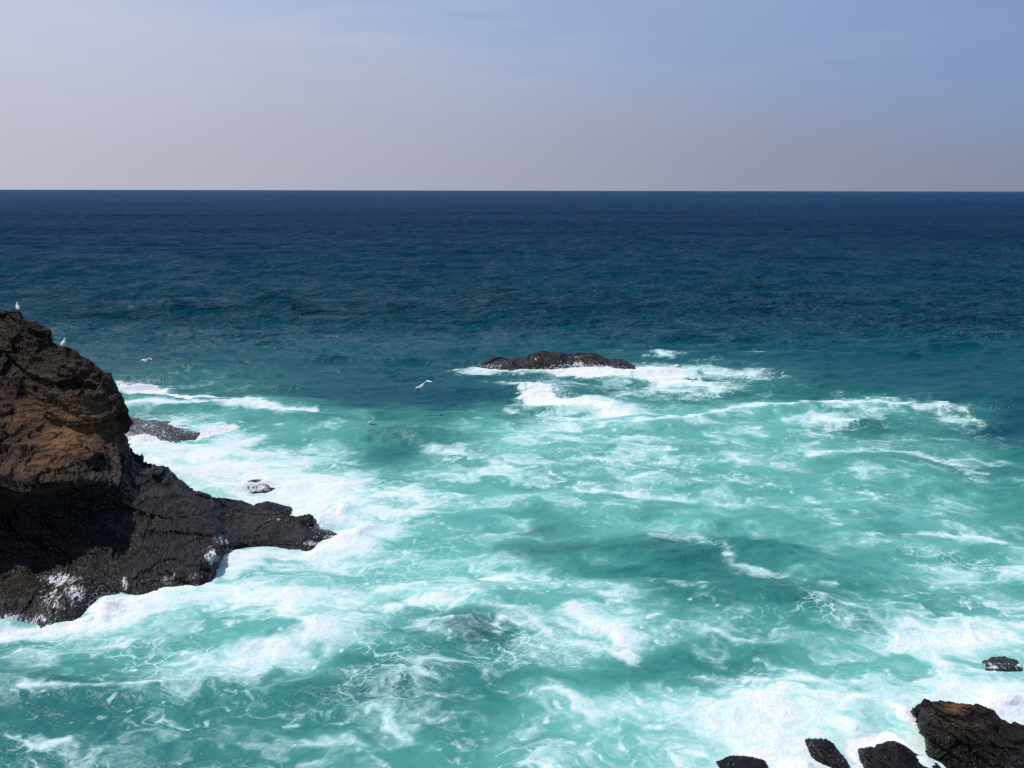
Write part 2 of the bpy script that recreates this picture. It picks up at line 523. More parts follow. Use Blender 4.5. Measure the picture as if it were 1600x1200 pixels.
# foam patches in image pixels: u, v, half width, half height, rotation, amount
WHITE = [
    (470, 760, 150, 42, 12, .30), (560, 790, 90, 36, 15, .22), (330, 715, 110, 30, 8, .25), (640, 768, 50, 24, 0, .35),
    (565, 840, 75, 22, -25, .30), (440, 940, 75, 18, -8, .28), (250, 940, 100, 12, -10, .30), (450, 1005, 75, 14, -10, .25),
    (385, 905, 60, 20, -20, .3), (150, 965, 45, 14, -25, .7), (30, 990, 60, 12, -10, .7),
    (850, 620, 48, 16, 12, .55), (930, 635, 70, 9, 8, .55), (1060, 600, 95, 20, 3, .45), (1170, 583, 75, 9, 2, .40),
    (870, 578, 130, 9, 0, .7), (770, 577, 50, 6, 0, .6), (1020, 580, 60, 9, 0, .6),
    (1040, 556, 35, 3, 0, .5), (1180, 553, 20, 2.5, 0, .35),
    (1300, 650, 40, 24, -25, .30), (1385, 632, 45, 8, 0, .4), (1490, 650, 45, 9, 25, .36), (1500, 735, 60, 12, 22, .30),
    (1320, 740, 70, 20, 18, .12), (1010, 710, 70, 26, 5, .16), (740, 715, 70, 12, 12, .30), (880, 745, 90, 9, 12, .25),
    (900, 665, 90, 12, -5, .25), (215, 605, 50, 9, 0, .8), (1080, 925, 60, 20, 10, .25), (930, 985, 60, 16, 35, .22),
    (830, 985, 40, 22, 30, .18), (650, 950, 60, 14, -10, .28), (690, 985, 30, 16, 0, .3), (760, 900, 60, 8, -5, .3),
    (980, 1000, 40, 18, 30, .25), (1180, 1075, 55, 16, 0, .4), (1500, 1000, 120, 22, 0, .25), (1290, 955, 60, 16, 20, .2),
    (1520, 870, 90, 10, 5, .18), (1480, 830, 60, 6, 5, .25), (1130, 860, 60, 8, 25, .2), (100, 1085, 40, 8, 0, .25),
    (60, 1165, 80, 7, 8, .3), (870, 1160, 60, 22, 10, .3), (200, 1000, 60, 6, -8, .2), (1590, 1100, 40, 40, 0, .3),
]
# more or less turquoise
TURQ = [
    (640, 705, 80, 14, 0, -.14), (1120, 885, 120, 22, 12, -.10), (770, 985, 55, 26, 10, -.30), (560, 1075, 60, 16, 0, -.12),
    (640, 940, 60, 10, -5, -.14), (490, 1000, 40, 10, -15, -.10), (1340, 665, 70, 16, 0, -.28), (1260, 915, 60, 10, 10, -.08),
    (1080, 1035, 80, 12, 5, -.08), (980, 1095, 90, 18, 0, .10), (1000, 655, 130, 10, -4, .08), (1560, 680, 60, 20, 0, -.15),
    (860, 755, 60, 8, 0, -.08), (930, 715, 40, 8, 0, -.12), (1030, 800, 50, 6, 0, -.1), (1200, 700, 80, 10, 8, -.06),
    (1340, 800, 70, 6, 4, -.1), (230, 950, 40, 8, 0, -.05), (1320, 1095, 40, 8, 0, -.15), (1140, 1110, 40, 10, 0, -.1),
    (1400, 800, 150, 10, 14, .06), (400, 690, 60, 12, 0, -.1), (560, 720, 60, 12, 0, -.05), (820, 690, 70, 10, 0, .06),
    (1050, 600, 130, 12, 0, .1), (340, 600, 70, 8, 0, .05), (700, 620, 120, 12, 0, -.08),
]
# dark bottom seen through the water
DARK = [
    (235, 648, 55, 9, 2, .55), (300, 656, 22, 6, 10, .5),
    (860, 855, 55, 11, -8, .62), (850, 826, 45, 5, -5, .5), (1030, 850, 50, 16, -5, .35), (765, 985, 42, 20, 15, .45),
    (590, 1078, 50, 12, 0, .30), (110, 1068, 60, 9, 0, .42), (1300, 608, 40, 8, -5, .25), (235, 572, 80, 10, 0, .2),
    (1180, 1165, 60, 12, 0, .35), (500, 1050, 90, 14, -8, .18), (150, 1120, 90, 18, 0, .15),
]
# thin foam lines
LINES = [
    ([(185, 638), (300, 636), (380, 639), (440, 645), (490, 644)], 3.2, .75),
    ([(990, 661), (1080, 651), (1180, 640), (1300, 635), (1420, 634)], 2.5, .42),
    ([(1430, 640), (1480, 633), (1545, 664)], 4.0, .4),
    ([(1260, 720), (1340, 700), (1430, 705), (1480, 725), (1540, 745)], 4.0, .35),
    ([(700, 725), (800, 745), (900, 765), (1010, 770), (1090, 785)], 4.0, .28),
    ([(1150, 880), (1250, 900), (1380, 925), (1480, 960), (1550, 930)], 4.0, .12),
    ([(1000, 830), (1100, 850), (1180, 890), (1260, 905)], 4.0, .10),
    ([(0, 1160), (70, 1172), (130, 1155)], 4.0, .4),
    ([(40, 1085), (160, 1075), (260, 1060)], 3.0, .35),
    ([(480, 935), (560, 925), (700, 895), (800, 905)], 5.0, .28),
    ([(600, 960), (680, 940), (760, 945), (830, 960), (870, 1000), (960, 1020)], 7.0, .3),
    ([(880, 950), (940, 990), (990, 1030)], 7.0, .4),
    ([(1230, 960), (1290, 940), (1330, 950)], 4.0, .3),
    ([(1100, 1060), (1200, 1055), (1350, 1060)], 6.0, .3),
    ([(800, 640), (900, 655), (990, 640)], 5.0, .4),
    ([(1060, 760), (1130, 745), (1250, 765), (1330, 800)], 4.0, .2),
    ([(1360, 835), (1480, 825), (1600, 845)], 4.0, .25),
    ([(300, 985), (420, 970), (520, 1000)], 6.0, .25),
    ([(0, 994), (60, 996), (130, 968), (160, 942), (210, 938), (250, 926), (338, 908), (348, 872), (430, 864), (490, 861), (530, 846)], 6.0, .5),
]
# solid white water
SOLID = [
    (905, 583, 120, 7, 2, .85), (1050, 592, 80, 12, 4, .75), (775, 577, 45, 4, 0, .7), (850, 622, 46, 11, 14, .85), (930, 636, 60, 5, 6, .75),
    (225, 606, 44, 8, 0, .9), (180, 598, 20, 6, 0, .9), (230, 685, 60, 12, -8, .9), (330, 672, 70, 7, -10, .85), (300, 630, 90, 2.2, 1, .62),
    (520, 790, 60, 14, 10, .5), (380, 770, 70, 8, 10, .6), (560, 830, 40, 10, -30, .6), (450, 868, 70, 6, -5, .65),
    (350, 895, 26, 10, -30, .75), (170, 945, 26, 9, -40, .8), (40, 985, 60, 8, -10, .8), (240, 925, 90, 4, -12, .7),
    (1280, 1150, 60, 24, 0, .6), (1420, 1120, 46, 26, 0, .7), (1380, 1170, 60, 30, 0, .9), (1570, 1110, 50, 22, 0, .9), (1500, 1200, 110, 12, 0, .9),
    (1240, 1190, 40, 20, 0, .9), (1500, 1005, 70, 8, 0, .55), (430, 935, 46, 7, -6, .55),
]
CRESTS = [
    ([(150, 641), (300, 637), (400, 641), (470, 649), (540, 660)], 0.42, 1.8, 4.0),
    ([(960, 665), (1100, 652), (1200, 643), (1320, 637), (1430, 637)], 0.42, 1.6, 3.5),
    ([(1420, 640), (1490, 638), (1560, 672)], 0.4, 1.6, 3.0),
    ([(560, 690), (640, 684), (720, 690)], 0.45, 2.0, 3.0),
    ([(1180, 606), (1260, 603), (1340, 606)], 0.45, 2.0, 3.0),
    ([(800, 612), (850, 608), (980, 640)], 0.25, 2.0, 3.0),
    ([(980, 835), (1090, 828), (1240, 880), (1400, 925)], 0.28, 2.4, 3.4),
    ([(660, 960), (750, 950), (850, 985)], 0.35, 1.8, 2.8),
    ([(560, 1062), (640, 1056), (720, 1065)], 0.3, 1.4, 2.2),
    ([(380, 1000), (480, 985), (560, 990)], 0.3, 1.2, 2.2),
    ([(400, 488), (700, 482), (1000, 486), (1250, 484)], 1.5, 5.0, 10.0),
    ([(60, 492), (300, 484), (460, 490)], 1.2, 5.0, 10.0),
    ([(1300, 800), (1380, 795), (1450, 805)], 0.25, 1.5, 2.5),
    ([(1130, 935), (1250, 940), (1350, 965)], 0.35, 1.5, 2.5),
]
HEAPS = [
    (880, 584, 90, 5, 0, .35), (1000, 582, 50, 5, 0, .25), (850, 618, 40, 9, 12, .28), (930, 633, 60, 4, 6, .15), (215, 603, 40, 5, 0, .5),
    (230, 684, 40, 8, -8, .45), (330, 668, 40, 5, -10, .25), (510, 805, 40, 12, 0, .5), (560, 828, 30, 10, -20, .3), (400, 760, 40, 8, 0, .4),
    (150, 955, 30, 12, -35, .35), (20, 975, 40, 8, 0, .6), (1580, 1105, 46, 22, 0, .28), (1415, 1125, 26, 22, 0, .35), (1345, 1130, 26, 16, 0, .4),
    (1260, 1195, 30, 12, 0, .4), (1440, 1190, 30, 10, 0, .4), (1560, 1060, 40, 8, 0, .3), (340, 865, 14, 6, 0, .5), (320, 1195, 10, 10, 0, 0),
]
build_sea()


# ------------------------------------------------------------------ rock material
def rock_material(name, dark, brown, rust, rough=0.75):
    m = bpy.data.materials.new(name)
    m.use_nodes = True
    g = Nodes(m.node_tree)
    out = g.n('ShaderNodeOutputMaterial')
    b = g.n('ShaderNodeBsdfPrincipled')
    pos = g.n('ShaderNodeNewGeometry').outputs['Position']
    strata = g.mapping(pos, (0.32, 0.32, 2.6), (math.radians(10), math.radians(20), 0))
    n1 = g.noise(strata, 1.1, 8.0, 0.62, 0.4)
    n2 = g.noise(strata, 4.5, 6.0, 0.65)
    n3 = g.noise(pos, 0.45, 4.0, 0.5)
    n4 = g.noise(g.mapping(pos, (0.16, 0.16, 5.5), (math.radians(8), math.radians(20), 0)), 1.3, 6.0, 0.6, 0.25)
    rustm, wash, wet_shade = g.attr('rust'), g.attr('wash'), g.attr('wet_shade')
    c = g.mix(g.smooth(n1, 0.35, 0.68), dark, brown)
    c = g.mix(g.smooth(n2, 0.45, 0.75, 0.0, 0.55), c, tuple(x * 0.35 for x in dark[:3]) + (1,))
    c = g.mix(g.math('MULTIPLY', rustm, g.smooth(g.math('ADD', g.math('MULTIPLY', n2, 0.5), g.math('MULTIPLY', n3, 0.5)), 0.32, 0.62)), c, rust)
    c = g.mix(g.smooth(n4, 0.52, 0.60, 0.0, 0.7), c, tuple(x * 0.3 for x in dark[:3]) + (1,))
    c = g.mix(g.smooth(n4, 0.44, 0.36, 0.0, 0.35), c, tuple(min(1, x * 1.9) for x in brown[:3]) + (1,))
    c = g.mix(g.math('MULTIPLY', wet_shade, 0.84), c, tuple(x * 0.4 for x in dark[:3]) + (1,))  # wet rock near the water, plus painted shade on the cliff's lower face
    streak = g.noise(g.mapping(pos, (2.6, 0.8, 0.8), (0, 0, 0.3)), 2.0, 6.0, 0.65, 0.6)
    fine = g.noise(g.mapping(pos, (4.0, 1.2, 1.2), (0, 0, 0.3)), 3.5, 5.0, 0.7, 0.3)
    stf = g.math('MULTIPLY_ADD', g.math('ADD', streak, fine), 1.7, -1.7)
    wm = g.smooth(g.math('ADD', g.math('MULTIPLY', wash, 0.75), stf), 0.50, 0.85)
    wm = g.math('MULTIPLY', wm, g.smooth(wash, 0.08, 0.4))
    c = g.mix(wm, c, (0.78, 0.78, 0.79, 1))
    sp = g.noise(pos, 7.0, 3.0, 0.6)
    c = g.mix(g.math('MULTIPLY', g.smooth(sp, 0.665, 0.72), g.math('MULTIPLY_ADD', wet_shade, 0.6, 0.12)), c, (0.32, 0.31, 0.29, 1))
    g.link(c, b.inputs['Base Color'])
    g.put(b.inputs['Roughness'], g.smooth(wet_shade, 0.0, 1.0, rough, 0.40))
    g.put(b.inputs['Specular IOR Level'], g.math('MULTIPLY_ADD', wet_shade, 0.10, 0.12))
    h = g.math('ADD', g.math('MULTIPLY', n1, 1.0), g.math('MULTIPLY_ADD', n2, 0.35, g.math('MULTIPLY', n4, -0.9)))
    bu = g.n('ShaderNodeBump')
    g.put(bu.inputs['Height'], h)
    bu.inputs['Distance'].default_value = 0.30
    bu.inputs['Strength'].default_value = 0.7
    g.link(bu.outputs[0], b.inputs['Normal'])
    g.link(b.outputs[0], out.inputs[0])
    return m


WASHED_MAT = rock_material('water_washed_rock', (0.035, 0.042, 0.042, 1), (0.085, 0.095, 0.09, 1), (0.1, 0.09, 0.07, 1))
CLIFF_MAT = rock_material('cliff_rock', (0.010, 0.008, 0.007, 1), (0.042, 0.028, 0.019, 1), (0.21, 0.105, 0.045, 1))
REEF_MAT = rock_material('reef_rock', (0.009, 0.007, 0.007, 1), (0.055, 0.038, 0.028, 1), (0.22, 0.10, 0.05, 1))


def normals_of(G):
    dr = np.gradient(G, axis=0)
    dc = np.gradient(G, axis=1)
    n = np.cross(dc, dr)
    n /= np.maximum(np.linalg.norm(n, axis=-1, keepdims=True), 1e-9)
    return n


def roughen(G, amp, size, seed, strata=0.0, dip=(0.34, -0.1, 0.93), step=0.55):
    """push the points of a rock surface in and out: blocks, cracks and ledges"""
    N = normals_of(G)
    P = G.reshape(-1, 3)
    Nn = N.reshape(-1, 3)
    dip = Vector(dip).normalized()
    outv = np.empty(len(P))
    off = Vector((seed * 13.7, seed * 7.1, seed * 3.3))
    for i, p in enumerate(P):
        q = Vector(p)
        w = q / size + off
        big = mnoise.fractal(w * 0.45, 0.9, 2.1, 4)
        along = q.dot(dip)
        lay = Vector((w.x * 0.32, w.y * 0.32, along / size * 3.2 + seed))
        rid = mnoise.ridged_multi_fractal(lay, 0.9, 2.2, 5, 1.0, 2.0) - 1.0
        s = 0.0
        if strata:
            a = (along + 0.5 * big) / step
            fr = a - math.floor(a)
            k = 0.5 + 0.5 * mnoise.noise(Vector((math.floor(a) * 3.1 + seed, w.x * 0.3, w.y * 0.3)))
            s = strata * (k - 0.5 + 0.6 * (fr if fr < 0.85 else (1 - fr) / 0.15 * 0.85))
        cell = mnoise.cell(Vector((w.x * 0.7 + 0.3 * big, w.y * 0.7, along / size * 2.8 + 0.5 * big)))
        cel2 = mnoise.cell(Vector((w.x * 1.7 + 7, w.y * 1.7 + 0.4 * big, along / size * 6.5)))
        outv[i] = amp * (0.55 * big + 0.42 * rid + 0.42 * cell + 0.2 * cel2) + s
    outv -= outv.mean() + 0.35 * outv.std()
    return G + (Nn * outv[:, None]).reshape(G.shape)


def resample(rows, n):
    """rows: K x 3 knots -> n points along a Catmull-Rom / linear blend curve, evenly spaced"""
    rows = np.asarray(rows, float)
    d = np.concatenate([[0], np.cumsum(np.linalg.norm(np.diff(rows, axis=0), axis=1) + 1e-6)])
    t = np.linspace(0, d[-1], n)
    return np.stack([np.interp(t, d, rows[:, k]) for k in range(3)], -1)


def smooth_grid(G, it, keep_edges=True):
    for _ in range(it):
        B = G.copy()
        B[1:-1] = 0.5 * G[1:-1] + 0.25 * (G[2:] + G[:-2])
        C = B.copy()
        C[:, 1:-1] = 0.5 * B[:, 1:-1] + 0.25 * (B[:, 2:] + B[:, :-2])
        G = C
    return G


def splat_attr(G, spots):
    u, v = project(G)
    a = np.zeros(u.shape)
    for cu, cv, ru, rv, amp in spots:
        a = np.maximum(a, amp * np.exp(-((u - cu) / ru) ** 2 - ((v - cv) / rv) ** 2))
    return a


def project(G):
    D = G - np.array([0, 0, CAM_H])
    z = np.maximum(D @ FWD, 0.5)
    return 800 + F * (D @ RIGHT) / z, 600 - F * (D @ UP) / z


# ------------------------------------------------------------------ the cliff
# profiles from the ridge down to the water: image column, [(image row, distance), ...]
def build_cliff():
    st = [
        (-420, [(300, 70), (420, 60), (560, 55), (740, 46), (800, 46.3), (880, 44.0), (930, 41.6), (985, 38.9)]),
        (-200, [(380, 66), (460, 58.5), (600, 54), (740, 46), (800, 46.6), (885, 44.2), (930, 41.6), (985, 38.9)]),
        (-60, [(450, 62), (520, 57), (620, 53.6), (745, 45.6), (800, 46.6), (890, 44.4), (930, 41.6), (982, 39.0)]),
        (0, [(478, 59.5), (540, 56.5), (640, 53.0), (748, 45.4), (805, 46.5), (890, 44.4), (930, 41.7), (980, 39.1)]),
        (30, [(481, 59.2), (540, 56.4), (640, 53.0), (752, 45.4), (805, 46.4), (890, 44.4), (935, 41.6), (987, 38.8)]),
        (60, [(506, 58.6), (560, 56.0), (650, 52.8), (755, 45.5), (810, 46.3), (885, 44.6), (930, 41.8), (989, 38.7)]),
        (88, [(527, 58.4), (575, 55.8), (660, 52.6), (755, 45.8), (810, 46.4), (880, 44.9), (930, 42.0), (977, 39.2)]),
        (118, [(540, 58.2), (590, 55.7), (665, 52.5), (752, 46.4), (810, 46.6), (870, 45.6), (925, 42.6), (966, 39.7)]),
        (134, [(556, 58.0), (600, 55.6), (668, 52.6), (752, 46.8), (800, 47.0), (870, 45.8), (922, 42.9), (955, 40.3)]),
        (150, [(577, 57.8), (610, 55.8), (672, 52.8), (752, 47.2), (800, 47.2), (865, 46.2), (910, 43.6), (938, 41.3)]),
        (170, [(594, 57.6), (625, 56.2), (680, 53.2), (750, 48.2), (800, 47.8), (860, 46.6), (900, 44.4), (928, 41.9)]),
        (182, [(608, 57.4), (640, 56.3), (684, 54.0), (745, 49.6), (795, 48.4), (850, 47.0), (895, 44.8), (926, 42.0)]),
        (189, [(618, 57.3), (650, 56.3), (690, 54.6), (742, 50.6), (790, 49.0), (850, 47.2), (895, 44.9), (926, 42.0)]),
        (196, [(689, 56.8), (700, 56.0), (720, 54.0), (750, 51.0), (790, 49.2), (850, 47.4), (895, 44.9), (929, 41.8)]),
        (212, [(713, 56.6), (722, 55.8), (738, 54.0), (760, 51.6), (795, 49.4), (850, 47.5), (895, 45.0), (932, 41.7)]),
        (240, [(724, 56.6), (735, 55.6), (752, 53.6), (775, 51.4), (805, 49.2), (850, 47.5), (890, 45.2), (920, 42.3)]),
        (266, [(736, 56.6), (748, 55.4), (764, 53.4), (785, 51.3), (810, 49.4), (850, 47.8), (885, 45.6), (917, 42.5)]),
        (288, [(755, 56.4), (764, 55.2), (776, 53.4), (795, 51.4), (815, 49.8), (850, 48.0), (880, 46.0), (914, 42.7)]),
        (312, [(768, 56.2), (776, 55.0), (788, 53.4), (802, 51.8), (820, 50.2), (848, 48.6), (875, 46.4), (911, 42.8)]),
        (332, [(776, 56.2), (784, 55.0), (796, 53.6), (808, 52.2), (824, 50.8), (846, 49.2), (872, 46.6), (900, 43.5)]),
        (341, [(779, 56.2), (786, 55.0), (798, 53.8), (810, 52.4), (822, 51.2), (838, 50.0), (852, 48.4), (885, 44.6)]),
        (352, [(781, 56.2), (788, 55.2), (799, 54.0), (810, 52.8), (820, 51.6), (834, 50.4), (848, 49.2), (868, 47.2)]),
        (382, [(786, 56.0), (792, 55.2), (800, 54.2), (808, 53.2), (818, 52.0), (832, 50.6), (846, 49.4), (859, 48.4)]),
        (414, [(796, 55.0), (799, 54.6), (804, 54.0), (811, 53.0), (820, 51.8), (832, 50.6), (844, 49.6), (854, 48.8)]),
        (440, [(806, 54.0), (808, 53.7), (812, 53.1), (817, 52.4), (824, 51.6), (834, 50.6), (844, 49.6), (853, 48.9)]),
        (470, [(815, 53.0), (817, 52.7), (820, 52.2), (824, 51.7), (830, 51.1), (838, 50.3), (846, 49.5), (854, 48.8)]),
        (488, [(822, 52.2), (824, 51.9), (827, 51.5), (830, 51.0), (836, 50.4), (842, 49.8), (848, 49.2), (855, 48.7)]),
        (503, [(831, 51.2), (832, 51.0), (833, 50.8), (835, 50.6), (838, 50.2), (840, 50.0), (842, 49.8), (845, 49.5)]),
        (528, [(834, 50.6), (834.5, 50.5), (835, 50.4), (836, 50.3), (837, 50.2), (838, 50.1), (839, 50.0), (840, 49.9)]),
    ]
    NU, NV = 560, 250
    # interpolate the knots along the image columns first
    us = np.array([s[0] for s in st], float)
    K = np.array([s[1] for s in st], float)
    # the lower ledges stand steeply out of the water; the point is a tongue about a metre high
    k = np.interp(us, [200, 350], [1.0, 0.68])[:, None]
    wl = K[:, -1:, 1]
    K[:, :, 1] = wl + k * (K[:, :, 1] - wl)
    cave = np.interp(us, [70, 150], [1.0, 0.0])
    for j, f in ((-2, 0.42), (-3, 0.74), (-4, 0.93)):
        f = f + (1 - f) * cave * (0.45 if j == -2 else 1.0)
        K[:, j, 1] = wl[:, 0] + f * (K[:, j, 1] - wl[:, 0])
    uu = np.concatenate([np.linspace(-420, 0, 100, endpoint=False), np.linspace(0, 528, NU - 100)])
    G = np.empty((NU, NV, 3))
    for i, u in enumerate(uu):
        kn = [at(u, np.interp(u, us, K[:, j, 0]), np.interp(u, us, K[:, j, 1])) for j in range(K.shape[1])]
        kn[-1][2] = min(kn[-1][2], -0.05)
        top = kn[0]
        w = 5.0 + 0.45 * top[2]
        back = [np.array([top[0] * 1.01, top[1] + w + 5, -1.6]), np.array([top[0] * 1.005, top[1] + w * 0.75, max(top[2] * 0.30, -0.4)]),
                np.array([top[0], top[1] + w * 0.36, top[2] * 0.86 - .1])]
        if u > 192:
            back = [np.array([top[0], top[1] + 5, -1.6]), np.array([top[0], top[1] + 2.6, top[2] * .2 - .5]), np.array([top[0], top[1] + 1.0, top[2] * .7 - .1])]
        for q in back:
            q[0] = top[0] * (q[1] / top[1]) * 1.03 - 0.3
        foot = kn[-1] + np.array([0, -2.2, -1.5])
        fr = resample(kn + [foot], 200)
        G[i] = np.concatenate([resample(back + [top], NV - 199)[:-1], fr])
    G = smooth_grid(G, 2)
    hard = roughen(G, 0.62, 2.6, 3, strata=0.34, step=0.8)
    hard = roughen(hard, 0.12, 0.9, 8, strata=0.13, step=0.26)
    fade = np.clip(np.interp(uu, [-420, 300, 480, 528], [1, 1, .5, .25]), 0, 1)[:, None, None]
    low = (0.45 + 0.55 * sstep(G[..., 2:3], 0.3, 3.0))
    G2 = G + (hard - G) * fade * low
    rust = splat_attr(G2, [(110, 680, 70, 50, 1.0), (60, 730, 50, 30, .7), (190, 740, 30, 20, .6), (40, 640, 60, 40, .6), (100, 590, 60, 30, .3),
                           (380, 805, 60, 10, .9), (340, 820, 30, 14, .6), (18, 910, 14, 22, .9), (120, 745, 60, 8, .5), (60, 540, 60, 20, .25), (5, 478, 10, 6, 1)])
    wash = splat_attr(G2, [(95, 905, 40, 14, 1.0), (118, 925, 24, 22, 1.0), (80, 940, 30, 26, .8), (20, 975, 50, 22, 1.1), (330, 870, 16, 20, 1.0), (262, 905, 24, 12, .8),
                           (345, 845, 14, 12, .9), (195, 915, 8, 18, .8), (312, 900, 34, 10, .65), (490, 850, 30, 6, .9), (515, 838, 20, 6, .8), (60, 970, 40, 20, .75),
                           (430, 812, 30, 4, .6), (260, 930, 80, 8, .7)])
    wet_shade = 1 - sstep(G2[..., 2] - 0.12 * (G2[..., 0] + 24), 2.6, 5.2)  # splash-wet zone, carried higher to paint the lower face's shade into the colour
    ob = add_mesh('rocky_cliff', G2.reshape(-1, 3), grid_faces(NU, NV), CLIFF_MAT, False, {'rust': rust, 'wash': wash, 'wet_shade': wet_shade})
    tag(ob, 'large dark brown layered cliff sloping into the surf with gulls standing on its crest', 'cliff')
    return G2


CLIFF = build_cliff()


# ------------------------------------------------------------------ rocks in the water
def ridge_rock(name, label, cols, front=1.0, back=1.4, amp=0.3, size=1.2, seed=1, mat=None, n=(120, 70), lean=0.0, group=None,
               rust=(), wash=(), strata=0.08, round_=0.55, wet_shade=1.0, dip=(0.34, -0.1, 0.93), smooth=False, sink=0.5, taper=0.25):
    """a rock ridge: cols = (column, crest row, waterline row) in image pixels"""
    cols = np.array(cols, float)
    uu = np.linspace(cols[0, 0], cols[-1, 0], n[0])
    G = np.empty((n[0], n[1], 3))
    for i, u in enumerate(uu):
        vt, vw = np.interp(u, cols[:, 0], cols[:, 1]), np.interp(u, cols[:, 0], cols[:, 2])
        p = sea(u, vw)
        depth = front * (taper + (1 - taper) * math.sin(math.pi * (0.06 + 0.88 * i / (n[0] - 1))))
        top = at(u, vt, p[1] + depth)
        if top[2] < 0.02:
            top[2] = 0.02
        mid = p + (top - p) * np.array([.5, .5, 0]) + np.array([0, 0, top[2] * (0.5 + 0.5 * round_ * 0.6)])
        foot = p + np.array([0, -0.5 * front, -sink])
        q = top + np.array([0, back * 0.5, -top[2] * 0.35])
        e = top + np.array([0, back * 1.2, -top[2] - sink])
        mid[1] += lean
        G[i] = resample([foot, p, mid, top, q, e], n[1])
    # close both ends into the water
    for k, e in ((0, 0), (-1, -1)):
        c = G[k].mean(0)
        G[k] = c + (G[k] - c) * 0.3
        G[k, :, 2] = np.minimum(G[k, :, 2], -0.2)
    G = smooth_grid(G, 2)
    G2 = roughen(G, amp, size * 1.5, seed, strata, dip, step=size * 0.45)
    G2 = roughen(G2, amp * 0.09, size * 0.5, seed + 1, strata * 0.40, dip, step=size * 0.16) if not smooth else G2
    attrs = {'rust': splat_attr(G2, rust) if rust else np.zeros(G2.shape[:2]), 'wash': splat_attr(G2, wash) if wash else np.zeros(G2.shape[:2]),
             'wet_shade': wet_shade * (1 - sstep(G2[..., 2], 0.3, 1.6)) + 0.15}
    ob = add_mesh(name, G2.reshape(-1, 3), grid_faces(*n), mat or REEF_MAT, smooth, attrs)
    tag(ob, label, 'rock', group)
    return ob


RG = 'dark rocks standing in the surf'
ridge_rock('sea_rock', 'long low dark brown rock islet ringed by white foam in mid bay', [
    (755, 570, 573), (767, 566, 574), (797, 563, 578), (822, 561, 579), (835, 553, 579), (847, 549.5, 578), (875, 550, 578), (887, 553, 577), (912, 552.5, 576),
    (932, 554, 577), (952, 560, 578), (967, 559, 580), (979, 562, 582), (992, 570, 583), (1003, 580, 583.5), (1007, 583, 584)],
    front=3.4, back=3.0, amp=0.34, size=1.7, seed=5, n=(260, 90), group=RG, strata=0.14, round_=0.9,
    wash=[(905, 570, 20, 8, 1.0), (935, 574, 30, 7, .8), (880, 572, 16, 8, .6), (838, 561, 5, 7, .7), (905, 557, 20, 3, .6), (980, 562, 14, 3, .6), (770, 572, 20, 5, .8)])
ridge_rock('sea_rock', 'largest black rock of the lower right group with a rusty orange patch on its crest', [
    (1448, 1117, 1155), (1453, 1101, 1171), (1458, 1098, 1183), (1480, 1097, 1195), (1496, 1100, 1203), (1526, 1104, 1211), (1550, 1111, 1219), (1563, 1122, 1225), (1593, 1136, 1237),
    (1628, 1151, 1250), (1678, 1170, 1263), (1738, 1195, 1273), (1778, 1235, 1285)],
    front=2.3, back=1.6, amp=0.24, size=1.2, seed=11, n=(260, 140), group=RG, strata=0.22, lean=0.3, round_=0.9,
    rust=[(1496, 1106, 18, 7, 1.2), (1500, 1133, 30, 6, .32)], dip=(0.55, 0.1, 0.83))
ridge_rock('sea_rock', 'dark peaked triangular rock at the bottom edge, middle one of the lower right group', [
    (1352, 1195, 1198), (1364, 1184, 1203), (1376, 1173, 1209), (1390, 1168, 1213), (1403, 1163, 1217), (1416, 1171, 1221), (1436, 1187, 1227), (1458, 1204, 1233), (1476, 1218, 1236), (1494, 1235, 1241)],
    front=1.2, back=1.0, amp=0.13, size=0.7, seed=17, n=(130, 90), group=RG, strata=0.06, round_=0.8, dip=(0.55, 0.1, 0.83))
ridge_rock('sea_rock', 'small black slanted rock, leftmost of the lower right group, standing in white foam', [
    (1264, 1170, 1172), (1270, 1165, 1178), (1280, 1160, 1184), (1290, 1160, 1190), (1302, 1168, 1194), (1312, 1177, 1197), (1320, 1186, 1198), (1326, 1194, 1199)],
    front=0.7, back=0.7, amp=0.10, size=0.5, seed=23, n=(100, 70), group=RG, strata=0.05, round_=0.9, dip=(0.55, 0.1, 0.83))
ridge_rock('sea_rock', 'tiny dark stone awash just left of the large lower right rock', [
    (1424, 1131, 1133), (1430, 1128, 1135), (1438, 1127, 1136), (1444, 1131, 1136)],
    front=0.25, back=0.25, amp=0.05, size=0.3, seed=29, n=(50, 40), group=RG, strata=0.02, sink=.3)
ridge_rock('sea_rock', 'low reddish brown rock barely breaking the foam at the bottom edge', [
    (1122, 1204, 1206), (1140, 1199, 1208), (1160, 1197, 1210), (1182, 1199, 1210), (1200, 1204, 1208)],
    front=0.7, back=0.6, amp=0.07, size=0.5, seed=31, n=(90, 50), group=RG, strata=0.04, sink=.3,
    rust=[(1160, 1196, 40, 8, .35)])
ridge_rock('sea_rock', 'smooth dark rock under a sheet of falling water beside the cliff', [
    (150, 664, 676), (185, 660, 682), (205, 658, 685), (240, 658, 686), (262, 662, 685), (282, 667, 682), (300, 672, 677), (316, 674, 675)],
    front=5.4, back=5.0, amp=0.06, size=2.2, seed=37, mat=WASHED_MAT, wet_shade=0.2, n=(140, 80), group=RG, strata=0.03, smooth=True, taper=0.02, round_=1.1,
    wash=[(235, 666, 70, 14, .60), (215, 684, 50, 7, .95), (195, 674, 14, 12, .8), (282, 662, 5, 18, .8), (255, 674, 5, 14, .7), (245, 692, 60, 6, 1.0), (230, 652, 70, 4, .75), (295, 672, 20, 6, .8)])
